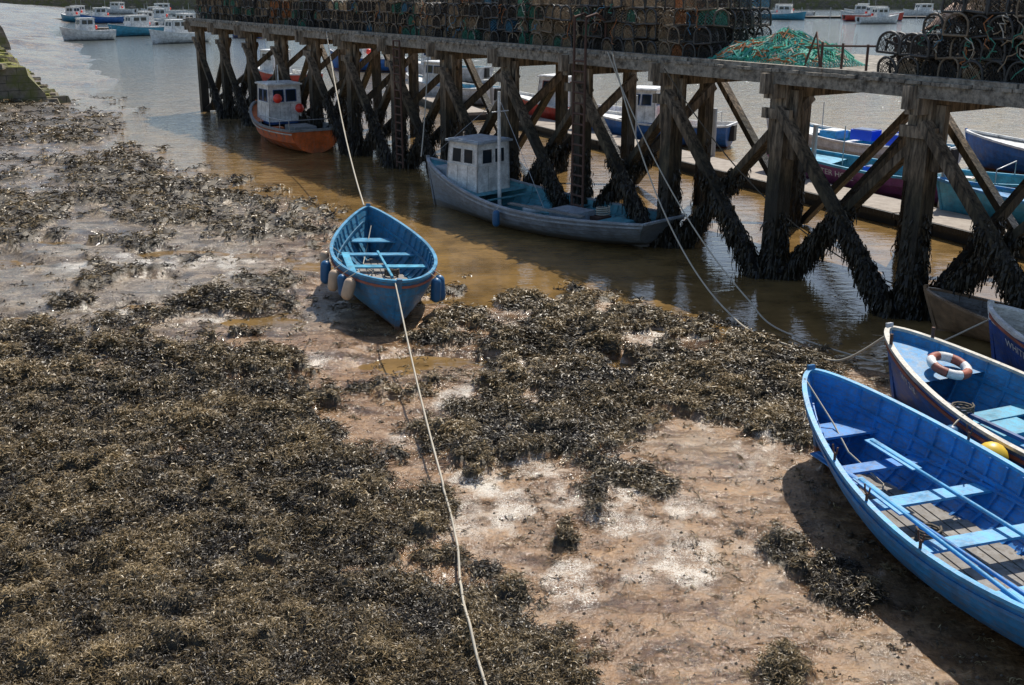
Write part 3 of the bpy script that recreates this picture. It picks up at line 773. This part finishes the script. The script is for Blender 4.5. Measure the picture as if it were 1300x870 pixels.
# --- right blue open boat (A)
e,L=place('rowing_boat',(4.60,15.85),(6.45,8.6),.10,roll=-.04)
h=Hull(L-.35,2.35,.88,tm=.46,ws=0,ps=.55,pf=.62,sb=.42,ss=.25,rb=.15,rs=.1,kb=.32,ks=.3,Vb=.7,Vs=.4)
m=MB(); build_hull(m,h,M['blueoutA'],M['blueinA'],M['ltblue'],planks=10,ribs=22,N=48,strake=M['blueoutA'],gw=.07); m.obj('hull',e)
m=MB(); floor(m,h,.16,.86,.22,M['floor'])
for t,w in((.3,.26),(.47,.26),(.63,.26),(.77,.24)): thwart(m,h,t,.60,w,M['ltblue'] if t<.7 else M['blueinA'])
thwart(m,h,.90,.74,.45,M['blueinA']); thwart(m,h,.12,.68,.6,M['blueinA'])
for sd in(-1,1): m.mat(M['blueinA']); m.sweep([ (lambda q:(q[0],sd*(q[1]-.03),.62))(h.yin(t,.62)) for t in np.linspace(.1,.9,20)],.05,.04)
m.obj('thwarts',e)
m=MB()
for y0,y1,x0,x1,mt in((-.55,-.15,.16,.80,M['ltblue']),(.35,.78,.14,.78,M['blueinA']),(.55,.66,.1,.66,M['ltblue'])):
    z=.67; a=Vector((L*x0,y0,z)); b=Vector((L*x1,y1,z+.07)); m.mat(mt); m.tube([a,b],.028,7)
    dd=(b-a).normalized(); m.sweep([b-dd*1.0,b-dd*.9,b-dd*.3,b+dd*.05],.15,.02)
m.obj('oars',e)
m=MB().mat(M['rust'])
for t in(.4,.56,.7):
    for sd in(-1,1):
        p=h.pt(t,1,0,sd,.04); m.tube([p,p+Vector((0,0,.1))],.02,6); m.tube([p+Vector((-.06,0,.2)),p+Vector((-.04,0,.1)),p+Vector((.04,0,.1)),p+Vector((.06,0,.2))],.012,5)
m.mat(M['rope']); m.tube([h.pt(.97,1)+Vector((.0,0,.05)),(L*.88,.1,.80),(L*.80,.2,.62),(L*.74,-.1,.28),(L*.7,.1,.27)],.014,5)
m.mat(M['ropedk']); m.tube([(L*.54+.15*math.cos(q*.6),.2+.15*math.sin(q*.6),.26+q*.004) for q in range(40)],.018,5)
m.obj('rowlocks',e)

# --- second boat on right (B) with life ring
e,L=place('rowing_boat',(6.48,18.05),(8.9,11.5),.10,roll=-.03)
h=Hull(L-.35,2.15,.88,tm=.48,ws=.6,ps=.7,pf=.6,sb=.42,ss=.1,rb=.12,rs=.1,kb=.3,ks=.1,Vb=.7)
m=MB(); build_hull(m,h,M['blueoutB'],M['blueinB'],M['cream'],planks=9,ribs=16,N=44,strake=M['red'],gw=.085); m.obj('hull',e)
m=MB(); floor(m,h,.05,.85,.24,M['blueinB']); floor(m,h,.80,.99,.14,M['blueinB'],deck=True)
for t,w in((.3,.3),(.5,.3),(.68,.34)): thwart(m,h,t,.62,w,M['cyan'] if t>.6 else M['blueinB'])
m.mat(M['cyan']); m.box((L*.6,0,.42),(.7,.7,.36)); m.mat(M['navy']); m.beam((L*.2,.3,.68),(L*.75,.5,.74),.06,.06); m.obj('thwarts',e)
m=MB(); ring(m,(L*.79,-.05,1.09),.29,.075,Matrix.Rotation(.12,3,'X')@Matrix.Rotation(-.25,3,'Y'),M['white'],M['red']); m.obj('life_ring',e)
m=MB(); m.mat(M['rust'])
for sd in(-1,1): p=h.pt(.93,1,0,sd); m.tube([p,p+Vector((0,0,.22))],.03,6)
m.mat(M['fenderblue']); p=h.pt(.60,1,0,1); m.lathe(p+Vector((0,.16,-.25)),capsule(.14,.34),12); m.mat(M['rope']); m.tube([p+Vector((0,.16,-.1)),p+Vector((0,0,.05)),p+Vector((.1,-.4,-.3)),p+Vector((.5,-.5,-.2))],.016,5)
m.mat(M['ropedk']); m.tube([(L*.66+.16*math.cos(q*.6),.45+.16*math.sin(q*.6),.68+q*.004) for q in range(40)],.018,5)
m.obj('fittings',e); lettering(e,h,.83,.84,'WY 218',.17,M['white'])
m=MB().mat(M['buoyyel']); p=h.pt(.46,1,0,1); c=p+Vector((0,.27,-.16)); Rb=Matrix.Rotation(.35,3,'X'); m.lathe(c,capsule(.22,.52),16,R=Rb); m.mat(M['white']); m.lathe(c,[(.226,-.09),(.228,.0)],16,R=Rb); m.obj('buoy',e)

# --- third boat, right edge (C)
e,L=place('rowing_boat',(8.80,19.45),(11.6,14.4),.12)
h=Hull(L-.3,2.0,.86,tm=.48,ws=.6,ps=.7,pf=.6,sb=.4,ss=.1,rb=.1,rs=.1,kb=.3,ks=.1,Vb=.7)
m=MB(); build_hull(m,h,M['blueoutC'],M['cream'],M['white'],planks=9,ribs=14,N=40,strake=M['red']); m.obj('hull',e); lettering(e,h,.84,.80,'WHITBY',.2,M['white'])
m=MB(); floor(m,h,.05,.85,.24,M['floor']); thwart(m,h,.4,.6,.3,M['white']); thwart(m,h,.65,.6,.3,M['white']); m.obj('thwarts',e)
e,L=place('wooden_dinghy',(8.9,22.6),(12.2,19.9),-.08)
h=Hull(L-.2,1.6,.55,tm=.48,ws=.6,ps=.7,pf=.6,sb=.35,ss=.1,rb=.1,rs=.1,kb=.3,ks=.1,Vb=.7)
m=MB(); build_hull(m,h,M['wood'],M['floor'],M['wood'],planks=7,ribs=10,N=30); floor(m,h,.05,.85,.14,M['floor']); thwart(m,h,.4,.4,.25,M['wood']); m.obj('hull',e)

# --- boats beyond the pier
def openboat(name,bow,stern,B,D,out,inn,gun,extras=(),z=-.15,cab=None,txt=None,sd=1):
    e,L=place(name,bow,stern,z); h=Hull(L,B,D,tm=.45,ws=.7,ps=.8,pf=.62,sb=.55,ss=.08,rb=.1,rs=.1,kb=.35,ks=.1,Vb=.7)
    m=MB(); build_hull(m,h,out,inn,gun,planks=5,lap=.012,ribs=10,N=24,gw=.1,gh=.08); floor(m,h,.03,.85,.62,inn,boards=0); floor(m,h,.72,.99,.08,gun,deck=True)
    thwart(m,h,.35,D-.12,.3,gun); thwart(m,h,.55,D-.12,.3,gun); m.obj('hull',e)
    m=MB()
    for x,y,z_,sz,mt in extras:
        m.mat(mt); m.box((L*x,y,z_),sz); m.mat(M['white'] if mt is not M['boxblue'] else M['navy']); m.box((L*x,y,z_+sz[2]/2+.015),(sz[0]*.85,sz[1]*.85,.02))
    m.mat(M['steel']); m.tube([(L*.7,0,D),(L*.7,0,D+1.4)],.02,6); m.tube([h.pt(.1,1,0,1,.0),h.pt(.1,1,0,1,.5),h.pt(.1,1,0,-1,.5),h.pt(.1,1,0,-1,0)],.02,6)
    m.mat(M['black']); m.box((-.1,0,D*.75),(.35,.4,.7))
    m.obj('deck_fittings',e)
    if txt: lettering(e,h,.72,.86,txt,.3,M['white'],sd)
    if cab:
        m=MB(); wheelhouse(m,L*cab[0],L*cab[1],B*.3,D-.05,D+cab[2],M['white'],M['white'],M['glass'],.15,cab[3] if len(cab)>3 else None); m.mat(M['steel']); m.tube([(L*cab[0],0,D+cab[2]),(L*cab[0],0,D+cab[2]+1.6)],.03,6)
        m.mat(M['buoyred']); m.lathe((L*cab[0]-.3,.3,D+.5),capsule(.22,.5),10); m.obj('wheelhouse',e)
    return e
BX=M['boxblue']
openboat('open_fishing_boat',(9.6,41.0),(16.8,35.4),2.8,1.0,M['purple'],M['turq'],M['cyan'],[(.55,.3,.95,(.8,.5,.35),BX),(.35,-.4,.9,(.7,.6,.3),M['white']),(.22,.5,.95,(.6,.4,.3),M['buoypeach'])],txt='DAUGHTER HOPE')
openboat('open_fishing_boat',(11.6,49.5),(17.0,43.0),2.7,1.0,M['whitehull'],M['cyan'],M['white'],[(.25,.45,1.25,(1.0,.7,.4),BX),(.42,.35,1.3,(1.0,.7,.4),BX),(.30,-.5,1.25,(1.0,.7,.4),BX),(.48,-.45,1.2,(1.0,.7,.4),BX),(.62,.1,1.15,(.8,.9,.3),M['ltblue'])])
openboat('open_fishing_boat',(13.3,33.4),(20.5,29.6),2.3,.95,M['cyanhull'],M['turq'],M['blueinB'],[(.5,.2,.8,(.7,.5,.3),M['ltblue']),(.7,0,.9,(.4,.4,.5),M['orangetrim'])])
openboat('fishing_boat',(.2,60.5),(6.4,55.5),2.7,1.1,M['redhull'],M['white'],M['white'],[(.3,.3,1.0,(.8,.5,.3),BX)],cab=(.5,.75,1.5,M['red']))
openboat('fishing_boat',(3.2,53.5),(9.8,50.2),2.5,1.05,M['bluehull2'],M['white'],M['white'],[(.3,.3,1.0,(.8,.5,.3),M['orangetrim'])],cab=(.45,.66,1.5,M['navy']))
openboat('open_fishing_boat',(18.5,44.5),(24.5,38.0),2.5,1.0,M['bluehull2'],M['deckgrey'],M['white'],[(.3,.2,1.0,(.8,.5,.3),BX)])
openboat('fishing_boat',(-6.5,73),(-1,68),2.7,1.1,M['whitehull'],M['cyan'],M['white'],[],cab=(.5,.75,1.4,M['navy']))
openboat('fishing_boat',(-15.5,99),(-9,95),2.8,1.2,M['bluehull2'],M['white'],M['white'],[],cab=(.5,.75,1.5))
openboat('fishing_boat',(-8,88),(-2,84),2.8,1.2,M['whitehull'],M['turq'],M['white'],[],cab=(.5,.75,1.5,M['navy']))
openboat('fishing_boat',(-19,84),(-14,79),2.6,1.1,M['redhull'],M['white'],M['white'],[],cab=(.5,.75,1.5))
far=[((-80,214),(-74,218),'bluehull2'),((-72,226),(-66,220),'whitehull'),((-56,160),(-50,167),'cyanhull'),((-52,176),(-46,170),'whitehull'),((-44,140),(-39,146),'whitehull'),((-84,262),(-76,268),'whitehull'),((-70,275),(-62,270),'bluehull2'),((-62,190),(-57,184),'whitehull'),((-48,196),(-42,200),'whitehull'),((-60,240),(-52,236),'whitehull'),((-39,160),(-34,155),'bluehull2'),
 ((-93,240),(-86,236),'whitehull'),((-88,225),(-82,222),'cyanhull'),((-66,205),(-60,208),'whitehull'),((-54,212),(-48,208),'redhull'),((-101,285),(-92,281),'whitehull'),((-46,228),(-39,232),'whitehull'),((-50,262),(-42,258),'cyanhull'),((-58,148),(-53,152),'whitehull'),
 ((55,256),(66,252),'whitehull'),((78,230),(66,228),'redhull'),((88,258),(99,262),'whitehull'),((100,240),(90,236),'bluehull2'),((44,262),(53,258),'whitehull'),((112,262),(103,258),'whitehull'),((76,262),(84,260),'whitehull'),((30,256),(39,260),'bluehull2'),
 ((70,244),(78,241),'whitehull'),((84,222),(92,219),'whitehull'),((60,236),(52,240),'cyanhull'),((20,262),(12,258),'whitehull'),((72,215),(64,212),'whitehull'),((96,225),(105,222),'whitehull')]
for b,s_,c in far: openboat('moored_motorboat',b,s_,3.0,1.3,M[c],M['white'],M['white'],[],cab=(.4,.72,1.6,M['navy'] if random.random()<.5 else None))
def pontoon(name,p0,p1,w,z=.42):
    m=MB(); p0=Vector((*p0,0)); p1=Vector((*p1,0)); D_=p1-p0; n=max(1,int(D_.length/6))
    for i in range(n):
        a=p0+D_*(i/n); b=p0+D_*((i+.985)/n); m.mat(M['conc']); m.beam(a+Vector((0,0,z-.08)),b+Vector((0,0,z-.08)),w,.16); m.mat(M['black']); m.beam(a+Vector((0,0,z-.4)),b+Vector((0,0,z-.4)),w*.9,.46)
        s_=D_.normalized().cross(Vector((0,0,1))); m.mat(M['timber'])
        for k in(-1,1): m.beam(a+s_*(k*(w/2+.04))+Vector((0,0,z-.1)),b+s_*(k*(w/2+.04))+Vector((0,0,z-.1)),.07,.18)
        m.mat(M['steel']); m.tube([a+s_*(w/2+.2)+Vector((0,0,-1)),a+s_*(w/2+.2)+Vector((0,0,2.3))],.09,8)
    m.obj(name)
pontoon('pontoon',(17.5,22.5),(-.6,60.5),1.7)
pontoon('pontoon',(-2,60.5),(-8,78),1.5)
pontoon('pontoon',(25,248),(130,248),2.5); pontoon('pontoon',(-35,182),(-68,182),2.); pontoon('pontoon',(-38,232),(-95,232),2.)

# ------------------------------------------------------------------ harbour walls
m=MB().mat(M['stone'])
def wall(m,pts,z0,z1,w):
    for a,b in zip(pts[:-1],pts[1:]): m.beam((a[0],a[1],(z0+z1)/2),(b[0],b[1],(z0+z1)/2),w,z1-z0)
wall(m,[(-260,335),(-60,345),(320,335)],-1.5,3.6,6); m.mat(M['conc']); wall(m,[(-260,335),(-60,345),(320,335)],3.604,3.9,6.6); m.obj('harbour_wall')
def quay(name,a,b,w,z1,nseg=14):
    a=Vector((*a,0)); b=Vector((*b,0)); dd=(b-a).normalized(); s_=dd.cross(Vector((0,0,1))); m=MB(); L=(b-a).length; rows=[]
    prof=[(w/2+1.3,-1.2),(w/2+.95,z1*.35),(w/2+.45,z1*.8),(w/2+.1,z1),(w/2-.5,z1+.08),(0,z1+.12),(-w/2+.5,z1+.06),(-w/2,z1),(-w/2-1,-1.2)]
    for i in range(nseg+1):
        c=a+dd*(L*i/nseg); rows.append([c+s_*(p+random.uniform(-.25,.25))+Vector((0,0,z+random.uniform(-.14,.14))) for p,z in prof])
    m.mat(M['stone']); m.grid([r[:4] for r in rows]) if False else None
    for i in range(nseg):
        for k in range(8):
            m.mat(M['algae'] if 2<=k<=6 else M['stone']); m.add([rows[i][k],rows[i][k+1],rows[i+1][k+1],rows[i+1][k]],[(0,1,2,3)])
    m.mat(M['stone'])
    m.add([rows[0][k] for k in range(9)],[tuple(range(9))]); m.add([rows[-1][k] for k in range(9)],[tuple(range(9))[::-1]])
    for k in range(90):
        t=random.random()*L; q=random.uniform(-w/2,w/2); c=a+dd*t+s_*q+Vector((0,0,z1+.05)); m.mat(random.choice((M['algae'],M['stone'],M['algae']))); m.box(c,(random.uniform(.3,1.1),random.uniform(.3,.8),random.uniform(.15,.45)),random.random()*3,.75)
    for k in range(50):
        t=random.random()*L; c=a+dd*t+s_*(w/2+random.uniform(.9,2.0))+Vector((0,0,.15)); m.mat(random.choice((M['stone'],M['algae']))); m.box(c,(random.uniform(.4,1.2),random.uniform(.4,.9),random.uniform(.3,.7)),random.random()*3,.7)
    m.obj(name)
quay('stone_quay',(-33.4,66),(-45.7,90),9,2.3,18)
quay('stone_quay',(-58,112),(-102,205),14,3.4,24)

# ------------------------------------------------------------------ ropes
def rope(pts,r,mat,name='mooring_rope',n=10):
    P=[Vector(p) for p in pts]; out_=[]
    for i in range(len(P)-1):
        a=P[max(i-1,0)];b=P[i];c=P[i+1];e_=P[min(i+2,len(P)-1)]
        for k in range(n):
            t=k/n; out_.append(.5*((2*b)+(c-a)*t+(2*a-5*b+4*c-e_)*t*t+(3*b-a-3*c+e_)*t**3))
    out_.append(P[-1]); m=MB().mat(mat); m.tube(out_,r,6); m.obj(name)
def sag(a,b,s_,n=8):
    a=Vector(a);b=Vector(b); return [a+(b-a)*(i/n)-Vector((0,0,s_*4*(i/n)*(1-i/n))) for i in range(n+1)]
GRD=[]
for i in range(34):
    t=i/33; x=-.95+(.15+.95)*t+.05*math.sin(t*11); y=13.9+(6.6-13.9)*t
    g=max(gz(x+ox,y+oy) for ox in(-.06,0,.06) for oy in(-.06,0,.06)); GRD.append([x,y,g+.05])
zz=[g[2] for g in GRD]
for i in range(1,33): GRD[i][2]=max(zz[i],(zz[i-1]+zz[i+1])/2)
rope([(-2.42,22.9,.98)]+sag(ST1,(-.98,14.1,GRD[0][2]+.03),.18)+GRD,.016,M['rope'],n=5)
rope(sag(BOW1,PP(7.25*SP,-.7,5.1),.7),.022,M['rope'])
rope(sag(PP(2.45*SP,-.7,5.2),(5.0,21.9,.12),1.3)+[(5.7,20.7,.14),(6.1,19.4,.35),(6.5,18.1,1.28)],.02,M['rope'])
rope(sag(PP(2.5*SP,-.7,5.2),(5.6,22.4,.06),.8)+[(6.6,20.5,.1),(7.4,20.1,.12),(8.8,19.5,1.1)],.018,M['rope'])
rope(sag(PP(1.9*SP,-.7,4.9),(12.6,20.5,1.5),2.6,14),.016,M['ropedk'])
rope(sag((-3.05,37.1,1.5),PP(5.2*SP,-.4,4.6),.3),.02,M['rope'])

# ------------------------------------------------------------------ light, sky, camera
SUNAZ=math.radians(25); SUNEL=math.radians(53)
w=bpy.data.worlds.new('World'); scene.world=w; w.use_nodes=True; nt=w.node_tree
sky=nt.nodes.new('ShaderNodeTexSky'); sky.sky_type='NISHITA'; sky.sun_disc=False; sky.sun_elevation=SUNEL; sky.sun_rotation=SUNAZ
bg=nt.nodes['Background']; bg.inputs[1].default_value=.13; nt.links.new(sky.outputs[0],bg.inputs[0])
sl=bpy.data.lights.new('sun','SUN'); sl.energy=5.0; sl.angle=math.radians(.5); sl.color=(1,.94,.84)
so=bpy.data.objects.new('sun',sl); scene.collection.objects.link(so)
sv=Vector((math.sin(SUNAZ)*math.cos(SUNEL),math.cos(SUNAZ)*math.cos(SUNEL),math.sin(SUNEL)))
so.rotation_euler=sv.to_track_quat('Z','Y').to_euler(); so.location=(20,20,40)
cam=bpy.data.cameras.new('camera'); co=bpy.data.objects.new('camera',cam); scene.collection.objects.link(co)
co.location=(0,0,7); co.rotation_euler=(math.radians(72),0,0); cam.lens=38.77; cam.sensor_width=36; cam.clip_end=5000; cam.clip_start=.1
scene.camera=co
scene.view_settings.view_transform='Standard'; scene.view_settings.look='None'; scene.view_settings.exposure=0
